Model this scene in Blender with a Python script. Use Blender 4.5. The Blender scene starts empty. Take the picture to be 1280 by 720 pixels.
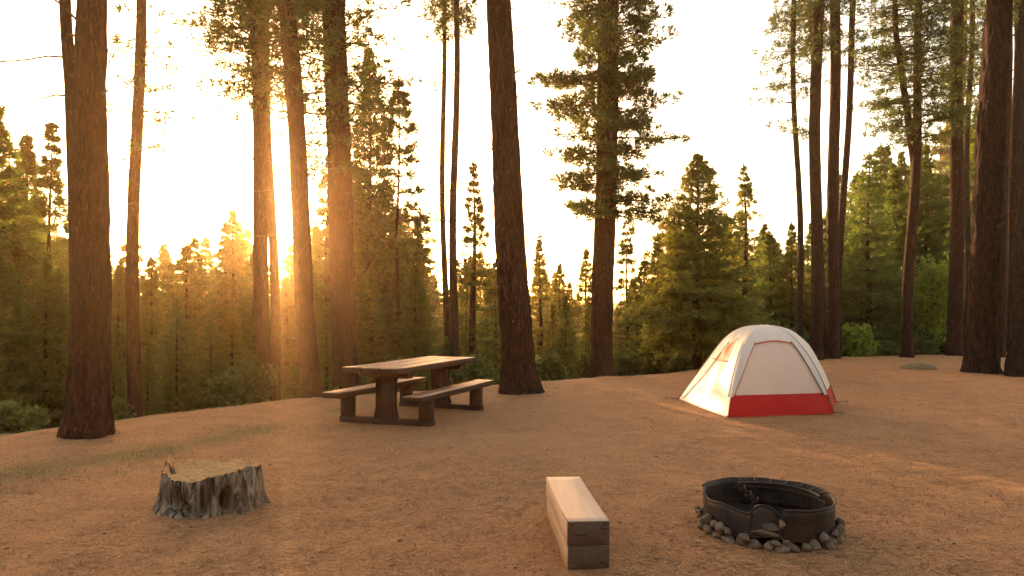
import bpy, math, numpy as np
from mathutils import Vector
R = math.radians
sc = bpy.context.scene
COL = sc.collection
CAMH, FPX, HOR = 1.55, 853.0, 388.0

# ------------------------------------------------------------------ noise
def _h(ix, iy, iz, seed):
    n = (ix*374761393 + iy*668265263 + iz*2147483647 + seed*144665) & 0xFFFFFFFF
    n = ((n ^ (n >> 13))*1274126177) & 0xFFFFFFFF
    n = ((n ^ (n >> 16))*2246822519) & 0xFFFFFFFF
    return ((n ^ (n >> 15)) & 0xFFFFFF)/float(0xFFFFFF)
def vnoise(x, y, z=None, seed=0):
    x = np.asarray(x, float); y = np.asarray(y, float)
    z = np.zeros_like(x) if z is None else np.asarray(z, float)
    xi, yi, zi = np.floor(x), np.floor(y), np.floor(z)
    fx, fy, fz = x-xi, y-yi, z-zi
    xi, yi, zi = xi.astype(np.int64), yi.astype(np.int64), zi.astype(np.int64)
    s = lambda t: t*t*(3-2*t)
    fx, fy, fz = s(fx), s(fy), s(fz)
    r = 0
    for a in (0, 1):
        for b in (0, 1):
            for c in (0, 1):
                w = (fx if a else 1-fx)*(fy if b else 1-fy)*(fz if c else 1-fz)
                r = r + w*_h(xi+a, yi+b, zi+c, seed)
    return r*2-1
def fbm(x, y, z=None, seed=0, o=4):
    r = 0; a = 1.0; f = 1.0
    for k in range(o):
        r = r + a*vnoise(x*f, y*f, None if z is None else z*f, seed+k*17); a *= .5; f *= 2.03
    return r

# ------------------------------------------------------------------ mesh helpers
class MB:
    """collects triangles / quads, builds ONE mesh object"""
    def __init__(s): s.v = []; s.t = []; s.q = []; s.tm = []; s.qm = []; s.n = 0
    def add(s, v, tris=None, quads=None, m=0):
        v = np.asarray(v, float).reshape(-1, 3)
        if tris is not None and len(tris):
            t = np.asarray(tris, np.int64).reshape(-1, 3)+s.n; s.t.append(t); s.tm.append(np.full(len(t), m))
        if quads is not None and len(quads):
            q = np.asarray(quads, np.int64).reshape(-1, 4)+s.n; s.q.append(q); s.qm.append(np.full(len(q), m))
        s.v.append(v); s.n += len(v)
    def mesh(s, name, mats, smooth=False):
        me = bpy.data.meshes.new(name)
        v = np.concatenate(s.v) if s.v else np.zeros((0, 3))
        t = np.concatenate(s.t) if s.t else np.zeros((0, 3), np.int64)
        q = np.concatenate(s.q) if s.q else np.zeros((0, 4), np.int64)
        mi = np.concatenate(([np.concatenate(s.tm)] if s.tm else [])+([np.concatenate(s.qm)] if s.qm else []))
        me.vertices.add(len(v)); me.vertices.foreach_set('co', v.astype(np.float32).ravel())
        loops = np.concatenate([t.ravel(), q.ravel()])
        me.loops.add(len(loops)); me.loops.foreach_set('vertex_index', loops.astype(np.int32))
        tot = np.concatenate([np.full(len(t), 3), np.full(len(q), 4)])
        st = np.concatenate([[0], np.cumsum(tot)[:-1]])
        me.polygons.add(len(tot)); me.polygons.foreach_set('loop_start', st.astype(np.int32))
        me.polygons.foreach_set('loop_total', tot.astype(np.int32))
        me.polygons.foreach_set('material_index', mi.astype(np.int32))
        if smooth: me.polygons.foreach_set('use_smooth', np.ones(len(tot), bool))
        me.update(calc_edges=True)
        for m in mats: me.materials.append(m)
        return me
    def build(s, name, mats, parent=None, smooth=False, loc=None):
        if not isinstance(mats, (list, tuple)): mats = [mats]
        o = bpy.data.objects.new(name, s.mesh(name, mats, smooth)); COL.objects.link(o)
        if parent is not None: o.parent = parent
        if loc is not None: o.location = loc
        return o
def tag(o, label=None, cat=None, group=None, kind=None):
    if label: o['label'] = label
    if cat: o['category'] = cat
    if group: o['group'] = group
    if kind: o['kind'] = kind
    return o
def empty(name, loc, rz=0, label=None, cat=None, group=None):
    o = bpy.data.objects.new(name, None); COL.objects.link(o)
    o.empty_display_size = .1
    o.location = loc; o.rotation_euler = (0, 0, rz)
    return tag(o, label, cat, group)

def grid_faces(nu, nv, closed=False):
    """nu rings, nv per ring"""
    i = np.arange(nu-1)[:, None]; j = np.arange(nv if closed else nv-1)[None, :]
    a = i*nv+j; b = i*nv+(j+1) % nv; c = (i+1)*nv+(j+1) % nv; d = (i+1)*nv+j
    return np.stack([a, b, c, d], -1).reshape(-1, 4)
def tube(mb, pts, rad, seg=6, m=0, cap=True):
    pts = np.asarray(pts, float); n = len(pts)
    rad = np.broadcast_to(np.asarray(rad, float), (n,))
    t = np.gradient(pts, axis=0); t /= np.linalg.norm(t, axis=1)[:, None]+1e-9
    ref = np.array([0, 0, 1.]) if abs(t[:, 2]).mean() < .8 else np.array([1., 0, 0])
    u = np.cross(t, ref); u /= np.linalg.norm(u, axis=1)[:, None]+1e-9
    w = np.cross(t, u)
    a = np.linspace(0, 2*np.pi, seg, endpoint=False)
    v = pts[:, None, :]+rad[:, None, None]*(np.cos(a)[None, :, None]*u[:, None, :]+np.sin(a)[None, :, None]*w[:, None, :])
    base = v.reshape(-1, 3)
    q = grid_faces(n, seg, True)
    tr = []
    if cap:
        base = np.concatenate([base, pts[:1], pts[-1:]])
        for j in range(seg):
            tr.append((n*seg, (j+1) % seg, j)); tr.append((n*seg+1, (n-1)*seg+j, (n-1)*seg+(j+1) % seg))
    mb.add(base, tr, q, m)
def cbox(mb, x0, x1, y0, y1, z0, z1, bev=.006, nx=1, ny=1, rng=None, wob=0, m=0, xf=None, topm=None):
    """box with chamfered edges; ny loops along y so it can wobble a bit"""
    b = bev
    prof = [(x0+b, z0), (x1-b, z0), (x1, z0+b), (x1, z1-b), (x1-b, z1), (x0+b, z1), (x0, z1-b), (x0, z0+b)]
    ys = np.concatenate([[y0], np.linspace(y0+b, y1-b, ny+1), [y1]])
    cx, cz = (x0+x1)/2, (z0+z1)/2
    V = []
    for k, y in enumerate(ys):
        end = k in (0, len(ys)-1)
        for (px, pz) in prof:
            if end:
                px = cx+(px-cx)*(1-2*b/max(x1-x0, 1e-6)); pz = cz+(pz-cz)*(1-2*b/max(z1-z0, 1e-6))
            V.append((px, y, pz))
    V = np.array(V)
    if wob and rng is not None:
        V += wob*np.stack([fbm(V[:, 0]*2+rng, V[:, 1]*1.7, V[:, 2]*3, 3, 2), 0*V[:, 0], fbm(V[:, 0]*3, V[:, 1]*2.1+rng, V[:, 2]*3, 9, 2)], -1)
    if xf is not None: V = xf(V)
    q = grid_faces(len(ys), 8, True)
    n = len(V); caps_t = []
    c0 = V[:8].mean(0); c1 = V[-8:].mean(0)
    V = np.concatenate([V, [c0, c1]])
    for j in range(8):
        caps_t.append((n, j, (j+1) % 8)); caps_t.append((n+1, n-8+(j+1) % 8, n-8+j))
    mb.add(V, caps_t, q[:, ::-1], m)
    if topm is not None: mb.qm[-1][np.arange(len(q)) % 8 == 4] = topm

# ------------------------------------------------------------------ materials
class NT:
    def __init__(s, name):
        s.m = bpy.data.materials.new(name); s.m.use_nodes = True
        s.t = s.m.node_tree; s.t.nodes.clear(); s.out = s.n('ShaderNodeOutputMaterial')
    def n(s, typ, **kw):
        nd = s.t.nodes.new(typ)
        for k, v in kw.items():
            if k.startswith('i_'): nd.inputs[k[2:].replace('_', ' ')].default_value = v
            else: setattr(nd, k, v)
        return nd
    def l(s, a, b): s.t.links.new(a, b)
    def coords(s, kind='Object', scale=(1, 1, 1)):
        tc = s.n('ShaderNodeTexCoord'); mp = s.n('ShaderNodeMapping'); mp.inputs['Scale'].default_value = scale
        s.l(tc.outputs[kind], mp.inputs['Vector']); return mp.outputs['Vector']
    def noise(s, vec, scale, detail=4, rough=.55, dist=0):
        nd = s.n('ShaderNodeTexNoise'); nd.inputs['Scale'].default_value = scale; nd.inputs['Detail'].default_value = detail
        nd.inputs['Roughness'].default_value = rough; nd.inputs['Distortion'].default_value = dist
        s.l(vec, nd.inputs['Vector']); return nd.outputs['Fac']
    def ramp(s, fac, stops):
        nd = s.n('ShaderNodeValToRGB'); cr = nd.color_ramp
        while len(cr.elements) < len(stops): cr.elements.new(.5)
        for e, (p, c) in zip(cr.elements, stops):
            e.position = p; e.color = (c, c, c, 1) if not hasattr(c, '__len__') else (*c, 1)
        s.l(fac, nd.inputs[0]); return nd.outputs[0]
    def mix(s, fac, a, b, mode='MIX'):
        nd = s.n('ShaderNodeMix', data_type='RGBA', blend_type=mode)
        for v, i in ((fac, 0), (a, 6), (b, 7)):
            if hasattr(v, 'is_linked') or hasattr(v, 'links'): s.l(v, nd.inputs[i])
            elif hasattr(v, '__len__'): nd.inputs[i].default_value = (*v, 1)
            else: nd.inputs[i].default_value = v if i == 0 else (v, v, v, 1)
        return nd.outputs[2]
    def math(s, op, a, b=0.):
        nd = s.n('ShaderNodeMath', operation=op)
        for v, i in ((a, 0), (b, 1)):
            if hasattr(v, 'links'): s.l(v, nd.inputs[i])
            else: nd.inputs[i].default_value = v
        return nd.outputs[0]
    def bump(s, h, strength=.5, dist=.01, prev=None):
        nd = s.n('ShaderNodeBump'); nd.inputs['Strength'].default_value = strength; nd.inputs['Distance'].default_value = dist
        s.l(h, nd.inputs['Height'])
        if prev is not None: s.l(prev, nd.inputs['Normal'])
        return nd.outputs['Normal']
    def principled(s, col, rough=.8, normal=None, metal=0, spec=.3):
        p = s.n('ShaderNodeBsdfPrincipled')
        for v, k in ((col, 'Base Color'), (rough, 'Roughness'), (metal, 'Metallic')):
            if hasattr(v, 'links'): s.l(v, p.inputs[k])
            elif hasattr(v, '__len__'): p.inputs[k].default_value = (*v, 1)
            else: p.inputs[k].default_value = v
        p.inputs['Specular IOR Level'].default_value = spec
        if normal is not None: s.l(normal, p.inputs['Normal'])
        return p
    def done(s, shader): s.l(shader.outputs[0], s.out.inputs['Surface']); return s.m

def mat_ground():
    N = NT('ground_dirt'); g = N.n('ShaderNodeNewGeometry').outputs['Position']
    big = N.noise(g, .35, 4, .6); mid = N.noise(g, 2.3, 5, .65); fine = N.noise(g, 22, 7, .8); vf = N.noise(g, 75, 4, .7)
    st = N.n('ShaderNodeMapping'); st.inputs['Scale'].default_value = (14, 50, 14); st.inputs['Rotation'].default_value = (0, 0, .25); N.l(g, st.inputs['Vector'])
    streak = N.noise(st.outputs[0], 1, 5, .7, 1.2)
    c = N.mix(N.ramp(big, [(.35, 0), (.65, 1)]), (.53, .262, .118), (.46, .222, .098))
    c = N.mix(N.ramp(mid, [(.36, 0), (.64, .95)]), c, (.32, .145, .068))
    c = N.mix(N.ramp(fine, [(.42, 0), (.6, .8)]), c, (.56, .285, .14))
    c = N.mix(N.ramp(streak, [(.56, 0), (.68, .6)]), c, (.13, .062, .034))
    c = N.mix(N.ramp(vf, [(.53, 0), (.61, .75)]), c, (.13, .062, .034))
    clod = N.noise(g, 38, 3, .6); c = N.mix(N.ramp(clod, [(.60, 0), (.66, .6)]), c, (.12, .058, .034)); c = N.mix(N.ramp(clod, [(.30, .5), (.36, 0)]), c, (.55, .34, .20))
    c = N.mix(N.ramp(vf, [(.3, .55), (.42, 0)]), c, (.50, .31, .18))
    at = N.n('ShaderNodeAttribute', attribute_name='zone')
    sep = N.n('ShaderNodeSeparateColor'); N.l(at.outputs['Color'], sep.inputs[0])
    gr = N.ramp(N.noise(g, 9, 5, .75), [(.3, (.085, .095, .03)), (.7, (.16, .12, .05))])
    c = N.mix(sep.outputs[0], c, gr)
    fac = N.math('MULTIPLY', sep.outputs[1], N.ramp(fine, [(.4, .15), (.58, .95)]))
    c = N.mix(fac, c, (.15, .14, .05))
    c = N.mix(N.math('MULTIPLY', sep.outputs[2], .55), c, (.36, .20, .11))
    b = N.bump(mid, .5, .05); b = N.bump(fine, .9, .03, b); b = N.bump(streak, .5, .008, b); b = N.bump(vf, .8, .008, b); b = N.bump(clod, .8, .012, b)
    return N.done(N.principled(c, .95, b, spec=.1))

def mat_bark(name, light, dark, lich=(.2, .18, .15), scale=1.0):
    N = NT(name); v = N.coords('Object', (9*scale, 9*scale, 2.1*scale))
    v2 = N.coords('Object', (30*scale, 30*scale, 5*scale)); tc = N.coords('Object')
    vo = N.n('ShaderNodeTexVoronoi', feature='DISTANCE_TO_EDGE'); vo.inputs['Scale'].default_value = 2.0
    wv = N.n('ShaderNodeVectorMath', operation='ADD'); nn = N.n('ShaderNodeTexNoise'); nn.inputs['Scale'].default_value = 2.2; nn.inputs['Detail'].default_value = 6; nn.inputs['Roughness'].default_value = .7
    N.l(v, nn.inputs['Vector']); N.l(v, wv.inputs[0]); N.l(nn.outputs['Color'], wv.inputs[1]); N.l(wv.outputs[0], vo.inputs['Vector'])
    n2 = N.noise(v2, 1, 6, .75, .5); n3 = N.noise(tc, 1.1, 3, .5); n4 = N.noise(v, 1.0, 5, .7, 1.5)
    plate = N.ramp(vo.outputs['Distance'], [(0.0, 0), (.30, 1)])
    c = N.mix(N.ramp(n2, [(.3, 0), (.7, 1)]), tuple(.45*x for x in light), light)
    c = N.mix(N.ramp(n3, [(.4, 0), (.7, .5)]), c, lich)
    c = N.mix(N.ramp(n4, [(.44, .9), (.55, 0)]), c, dark)
    c = N.mix(N.math('ADD', N.math('MULTIPLY', plate, .7), .3), dark, c)
    c = N.mix(N.ramp(N.noise(v2, 1.7, 3, .6), [(.58, 0), (.68, .55)]), c, tuple(min(1, 1.9*x) for x in light))
    h = N.math('ADD', N.math('MULTIPLY', plate, .5), N.math('ADD', N.math('MULTIPLY', n2, .5), N.math('MULTIPLY', n4, .8)))
    b = N.bump(h, 1.0, .035)
    return N.done(N.principled(c, .9, b, spec=.12))

def mat_leaf(name, cA, cB, trans, tw=.45):
    N = NT(name)
    geo = N.n('ShaderNodeNewGeometry'); oi = N.n('ShaderNodeObjectInfo')
    n = N.noise(N.coords('Object'), 1.6, 3, .6)
    c = N.mix(N.ramp(n, [(.35, 0), (.65, 1)]), cA, cB)
    r = N.ramp(geo.outputs['Random Per Island'], [(0, .6), (1, 1.35)])
    c = N.mix(1.0, c, r, 'MULTIPLY')
    c = N.mix(1.0, c, N.ramp(oi.outputs['Random'], [(0, (.8, .85, .85)), (1, (1.2, 1.12, 1.0))]), 'MULTIPLY')
    d = N.n('ShaderNodeBsdfDiffuse'); N.l(c, d.inputs['Color'])
    t = N.n('ShaderNodeBsdfTranslucent'); N.l(N.mix(1.0, trans, r, 'MULTIPLY'), t.inputs['Color'])
    g = N.n('ShaderNodeBsdfGlossy'); g.inputs['Roughness'].default_value = .45; g.inputs['Color'].default_value = (.8, .8, .7, 1)
    m = N.n('ShaderNodeMixShader'); m.inputs[0].default_value = tw; N.l(d.outputs[0], m.inputs[1]); N.l(t.outputs[0], m.inputs[2])
    m2 = N.n('ShaderNodeMixShader'); m2.inputs[0].default_value = .05; N.l(m.outputs[0], m2.inputs[1]); N.l(g.outputs[0], m2.inputs[2])
    return N.done(m2)

def mat_wood(name, light, dark, grain=(60, 3, 60), rough=.75, worn=None, bump=.004):
    N = NT(name); v = N.coords('Object', grain); t = N.coords('Object')
    a = N.noise(v, 1, 6, .65, .4); b_ = N.noise(t, 2.2, 4, .6); s_ = N.noise(t, 35, 4, .7)
    c = N.mix(N.ramp(a, [(.3, 0), (.7, 1)]), dark, light)
    c = N.mix(N.ramp(b_, [(.4, 0), (.7, .5)]), c, worn or tuple(.7*x for x in light))
    c = N.mix(N.ramp(s_, [(.62, 0), (.72, .5)]), c, tuple(.4*x for x in dark))
    ck = N.noise(N.coords('Object', (grain[0]*.5, grain[1]*.35, grain[2]*.5)), 1, 2, .4, .2)
    c = N.mix(N.ramp(ck, [(.66, 0), (.70, .75)]), c, tuple(.35*x for x in dark))
    b = N.bump(a, .6, bump); b = N.bump(s_, .4, .003, b)
    return N.done(N.principled(c, rough, b, spec=.25))

def mat_fabric(name, col, tr, tw=.35, rough=.6, wrinkle=.006):
    N = NT(name); t = N.coords('Object'); n = N.noise(t, 3, 4, .6, .6); n2 = N.noise(t, 1.2, 3, .5)
    c = N.mix(N.ramp(n2, [(.35, 0), (.7, .35)]), col, tuple(.75*x for x in col))
    b = N.bump(n, .5, wrinkle*2)
    p = N.principled(c, rough, b, spec=.3)
    tl = N.n('ShaderNodeBsdfTranslucent'); tl.inputs['Color'].default_value = (*tr, 1)
    m = N.n('ShaderNodeMixShader'); m.inputs[0].default_value = tw
    N.l(p.outputs[0], m.inputs[1]); N.l(tl.outputs[0], m.inputs[2])
    return N.done(m)

def mat_rust():
    N = NT('rusty_steel'); t = N.coords('Object'); n = N.noise(t, 7, 6, .7); n2 = N.noise(t, 30, 5, .7)
    st = N.noise(N.coords('Object', (14, 14, 1.5)), 1, 4, .6)
    c = N.mix(N.ramp(n, [(.38, 0), (.62, 1)]), (.015, .011, .009), (.065, .033, .023))
    c = N.mix(N.ramp(n2, [(.5, 0), (.7, .7)]), c, (.035, .02, .016))
    c = N.mix(N.ramp(st, [(.55, 0), (.7, .5)]), c, (.065, .045, .035))
    b = N.bump(n2, .6, .004); b = N.bump(n, .5, .01, b)
    return N.done(N.principled(c, .62, b, metal=.25, spec=.4))

def mat_stone(name, ca, cb):
    N = NT(name); t = N.coords('Object'); oi = N.n('ShaderNodeObjectInfo')
    n = N.noise(t, 14, 6, .7); n2 = N.noise(t, 60, 4, .7)
    c = N.mix(N.ramp(n, [(.35, 0), (.65, 1)]), ca, cb)
    c = N.mix(1.0, c, N.ramp(oi.outputs['Random'], [(0, .6), (1, 1.25)]), 'MULTIPLY')
    b = N.bump(n, .7, .012); b = N.bump(n2, .5, .004, b)
    return N.done(N.principled(c, .88, b, spec=.25))

def mat_plain(name, col, rough=.7, metal=0, nscale=25, var=.3, bump=.002):
    N = NT(name); t = N.coords('Object'); n = N.noise(t, nscale, 5, .65)
    c = N.mix(n, tuple((1-var)*x for x in col), tuple((1+var)*x for x in col))
    return N.done(N.principled(c, rough, N.bump(n, .5, bump), metal=metal))

M_GROUND = mat_ground()
M_BARK = mat_bark('pine_bark', (.105, .043, .029), (.016, .009, .007), (.075, .042, .033))
M_BARKG = mat_bark('grey_bark', (.095, .06, .044), (.022, .015, .012), (.09, .075, .062), 1.3)
M_TWIG = mat_plain('twig_bark', (.10, .065, .042), .9)
M_NEEDLE = mat_leaf('pine_needles', (.026, .052, .015), (.06, .09, .02), (.10, .13, .02), .40)
M_FIR = mat_leaf('fir_needles', (.026, .066, .016), (.066, .112, .022), (.15, .22, .03), .43)
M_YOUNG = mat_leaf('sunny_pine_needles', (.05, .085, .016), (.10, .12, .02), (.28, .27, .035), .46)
M_LEAF = mat_leaf('shrub_leaves', (.12, .18, .025), (.19, .23, .035), (.38, .46, .06), .5)
M_SHRUB = mat_leaf('understorey_leaves', (.05, .085, .02), (.10, .125, .03), (.16, .20, .04), .42)

# ------------------------------------------------------------------ terrain
EX = np.array([-400, -60, -30, -16, -9.5, -6.6, -3.9, 0, 4, 9, 19, 40, 400.])
EY = np.array([-60, -20, -6, 2.5, 6.0, 8.4, 11.8, 14.6, 17.2, 22.8, 25.6, 29, 60.])
def edge_sd(x, y):
    x = np.asarray(x, float); y = np.asarray(y, float)
    d = np.full(x.shape, 1e9)
    for i in range(len(EX)-1):
        ax, ay, bx, by = EX[i], EY[i], EX[i+1], EY[i+1]
        vx, vy = bx-ax, by-ay
        t = np.clip(((x-ax)*vx+(y-ay)*vy)/(vx*vx+vy*vy), 0, 1)
        d = np.minimum(d, np.hypot(x-ax-t*vx, y-ay-t*vy))
    return np.where(y > np.interp(x, EX, EY), d, -d)
def gz(x, y, fine=True):
    x = np.asarray(x, float); y = np.asarray(y, float)
    sd = edge_sd(x, y)
    s = np.maximum(sd+.6, 0)
    drop = .34*(np.sqrt(s*s+1.8**2)-1.8)
    drop = 11*(1-np.exp(-drop/11))
    r = np.hypot(x, y)
    z = -drop + np.clip((r-90)/260, 0, 1)**1.3*16*(y > -1e9) + .9*fbm(x/28, y/28, None, 5, 3)*np.clip((r-28)/40, 0, 1)
    near = np.exp(-(r/45)**2)
    z = z + near*(.035*fbm(x/2.2, y/2.2, None, 11, 3))
    if fine:
        nf = np.exp(-(r/22)**2)
        z = z + nf*(.016*fbm(x*2.3, y*2.3, None, 21, 3) + .010*fbm(x*7, y*7, None, 31, 3) + .004*vnoise(x*19, y*19, None, 37))
    # pads so that things sit level
    for (px, py, pr) in ((-1.4, 10.1, 1.9), (4.1, 11, 2.0), (1.8, 4.86, .8), (.42, 4.65, .9), (-2.41, 5.45, .8)):
        w = np.exp(-((x-px)**2+(y-py)**2)/(pr*pr))
        z = z*(1-.8*w)
    return z
def gz1(x, y): return float(gz(np.array([x]), np.array([y]))[0])

def terrain():
    n = 620
    u = np.linspace(-1, 1, n)
    k = 6.4
    X = np.sinh(u*k)/np.sinh(k)*380
    Yc = np.sinh(u*k)/np.sinh(k)*380+6.5
    gx, gy = np.meshgrid(X, Yc)
    x, y = gx.ravel(), gy.ravel()
    z = gz(x, y)
    mb = MB(); mb.add(np.stack([x, y, z], -1), None, grid_faces(n, n))
    o = mb.build('ground', M_GROUND, smooth=True); tag(o, kind='structure')
    sd = edge_sd(x, y)
    far = np.clip((sd-.6+.7*fbm(x*.9, y*.9, None, 77, 3))/1.5, 0, 1)
    # dry grass strip on the left
    px = np.array([-9, -4.8, -3.75, -3.1, -2.7]); py = np.array([3.2, 6.1, 7.7, 9.2, 10.6])
    yl = np.interp(x, px, py); ds = np.abs(y-yl)*.55
    strip = np.exp(-(ds/.33)**2)*((x < -2.6) & (x > -9))*np.clip(.75+.8*fbm(x*1.8, y*1.8, None, 91, 3), 0, 1)
    strip2 = .5*np.clip(fbm(x*.7, y*.7, None, 95, 3)-.1, 0, 1)*np.clip((sd+3.2)/2.5, 0, 1)*(x < 2)
    strip = np.clip(np.maximum(strip, strip2), 0, 1)
    path = np.exp(-((x-.5-(y-10)*.12)/2.0)**2)*np.clip((y-5)/3, 0, 1)*np.clip((16-y)/4, 0, 1)
    a = o.data.color_attributes.new('zone', 'FLOAT_COLOR', 'POINT')
    a.data.foreach_set('color', np.stack([far, strip, path, np.ones_like(far)], -1).astype(np.float32).ravel())
    return o
terrain()

def px2w(px, d): return (px-640)/FPX*d
def py2z(py, d): return CAMH+(HOR-py)/FPX*d

# ------------------------------------------------------------------ foliage
def blades(mb, pos, axis, length, width, rng, n, spread=.8, up=.15, m=0):
    """n thin needle-clump triangles at every tuft"""
    P = np.repeat(pos, n, 0); A = np.repeat(axis, n, 0); k = len(P)
    r = rng.normal(size=(k, 3)); r /= np.linalg.norm(r, axis=1)[:, None]
    d = A*.75+r*spread+np.array([0, 0, up]); d /= np.linalg.norm(d, axis=1)[:, None]
    s = rng.normal(size=(k, 3)); w = np.cross(d, s); w /= np.linalg.norm(w, axis=1)[:, None]+1e-9
    L = (length*rng.uniform(.6, 1.25, k))[:, None]; W = (width*rng.uniform(.6, 1.3, k))[:, None]
    P = P+r*(np.broadcast_to(length, (k,))*.12)[:, None]
    v = np.stack([P-w*W*.5, P+d*L*.55+w*W*.55, P+d*L, P+d*L*.45-w*W*.6], 1).reshape(-1, 3)
    q = np.arange(4*k).reshape(-1, 4)
    mb.add(v, None, q, m)

def crown(mb, rng, ctr, H, h0, Rad, kind='pine', lev=.42, per=5, tl=.16, tw=.02, nb=9, tsp=.17, rtrunk=lambda h: .1, keep=1.0, side=None, dens_low=1.0, bw=1.0):
    T, A, Q = [], [], []
    h = h0
    while h < H-.15:
        t = (h-h0)/max(H-h0, .1)
        if kind == 'pine':
            prof = (.55+.45*math.sin(math.pi*min(1, t*1.25+.12)))*(1-t)**.4
        elif kind == 'fir':
            prof = min(1, .75+t*2.2)*(1-t)**.95+.01
        else:
            prof = (1-t)**.6*(.8+.2*math.sin(t*9))
        nb_ = per if rng.random() > .25 else per-1
        a0 = rng.uniform(0, 6.28)
        kp = keep*(dens_low+(1-dens_low)*min(1, t*3))
        for b in range(nb_):
            if rng.random() > kp: continue
            az = a0+b*6.283/nb_+rng.normal()*.28
            L = Rad*prof*rng.uniform(.5, 1.12)*(1 if kind != 'pine' else rng.choice([.6, 1, 1.15]))
            L = max(L, .18 if kind == 'pine' else .07); qs = 1. if kind == 'pine' else min(1., .38+(1-t)*2.6)
            hh = h+rng.normal()*lev*.15
            if kind == 'pine': e0 = rng.uniform(-.06, .16)+.4*t; dr = rng.uniform(.04, .2)
            elif kind == 'fir': e0 = rng.uniform(-.10, .12)+.55*t; dr = rng.uniform(.05, .2)-.1*t
            else: e0 = rng.uniform(.05, .35)+.5*t; dr = .15
            dh = np.array([math.cos(az), math.sin(az), 0]); c = ctr(hh)
            sh = np.array([-dh[1], dh[0], 0])*rng.normal()*.12
            P = lambda s: c+dh*(L*s)+sh*(L*s*s)+np.array([0, 0, L*(e0*s-dr*s*s*(1.2-.5*s))])
            ss = np.linspace(0, 1, 5)
            br = (.008+.011*L)*bw
            tube(mb, [P(s) for s in ss], br*np.array([1.25, .95, .7, .45, .2]), 3, 1, False)
            s0 = .38 if kind == 'pine' else .16
            ns = max(2, int(L*(1-s0)/(tsp*1.25)))
            for i in range(ns+1):
                s = s0+(1-s0)*i/ns; p = P(s); dd = P(min(1, s+.05))-P(s-.05); dd /= np.linalg.norm(dd)
                for sg in (-1, 1):
                    l2 = (.16*min(1, L*1.6)+.50*L*(1-s)*(.8 if kind == 'pine' else 1.0))*rng.uniform(.5, 1.15); l2 = min(l2, 1.0)
                    an = sg*rng.uniform(.65, 1.1)
                    d2 = np.array([dd[0]*math.cos(an)-dd[1]*math.sin(an), dd[0]*math.sin(an)+dd[1]*math.cos(an), dd[2]+rng.normal()*.16])
                    n2 = max(1, int(l2/tsp))
                    for k in range(1, n2+1):
                        q = p+d2*(l2*k/n2); q[2] -= .12*(l2*k/n2)**2
                        T.append(q+rng.normal(size=3)*.02); A.append(d2); Q.append(qs)
                    if l2 > .3: tube(mb, [p, p+d2*l2*.95], [br*.45, .002], 3, 1, False)
                if i == ns: T.append(p); A.append(dd); Q.append(qs)
        h += lev*rng.uniform(.75, 1.25)*(1 if kind == 'pine' else .45+.55*min(1, (1-t)*2.2))
    # leader
    for k in range(6): T.append(ctr(H-.07*k)); A.append(np.array([0, 0, 1.])); Q.append(.4+.1*k)
    blades(mb, np.array(T), np.array(A), tl*np.repeat(np.array(Q), nb), tw, rng, nb, .8 if kind == 'pine' else .6, up=.25 if kind == 'pine' else .0)

def trunk_mesh(ctr, rad, H, seg, rings, seed, rough=.05, flare=.35, fh=.35, mat=None):
    t = np.linspace(0, 1, rings); z = H*t**1.35
    z[0] = -.25
    a = np.linspace(0, 2*np.pi, seg, endpoint=False)
    zz = z[:, None]+0*a[None, :]; aa = a[None, :]+0*zz
    r = np.array([rad(max(q, 0)) for q in z])[:, None]
    lob = .5+.5*vnoise(np.cos(aa)*1.6+seed, np.sin(aa)*1.6, None, seed)
    fl = 1+flare*np.exp(-np.maximum(zz, 0)/fh)*(.35+1.3*lob)
    nz = rough*(fbm(np.cos(aa)*4.5+seed, np.sin(aa)*4.5, zz*2.6, seed+1, 4)) - rough*1.3*np.abs(fbm(np.cos(aa)*7, np.sin(aa)*7+seed, zz*1.4, seed+5, 2))
    rr = r*(fl+nz)
    C = np.array([ctr(q) for q in z])
    v = C[:, None, :]+np.stack([np.cos(aa)*rr, np.sin(aa)*rr, 0*rr], -1)
    v[:, :, 2] = zz
    mb = MB(); mb.add(v.reshape(-1, 3), None, grid_faces(rings, seg, True))
    mb.add([C[-1]+[0, 0, .02]]+[x for x in v[-1]], [(0, 1+j, 1+(j+1) % seg) for j in range(seg)])
    return mb

def dead_branch(mb, c, az, L, e0, dr, r, rng, m=1, subs=4):
    dh = np.array([math.cos(az), math.sin(az), 0]); sh = np.array([-dh[1], dh[0], 0])*rng.normal()*.25
    P = lambda s: c+dh*L*s+sh*L*s*s+np.array([0, 0, L*(e0*s-dr*s*s)])+np.array([0, 0, 1])*.03*L*math.sin(s*9)
    tube(mb, [P(s) for s in np.linspace(0, 1, 8)], r*np.linspace(1, .15, 8), 4, m, False)
    for k in range(subs):
        s = rng.uniform(.3, .9); p = P(s); a2 = az+rng.choice([-1, 1])*rng.uniform(.4, 1.0); l = L*rng.uniform(.15, .4)
        q = np.array([math.cos(a2), math.sin(a2), rng.uniform(-.5, .2)])*l
        tube(mb, [p, p+q*.5+[0, 0, .02], p+q], [r*.4, r*.25, .002], 3, m, False)

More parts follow.
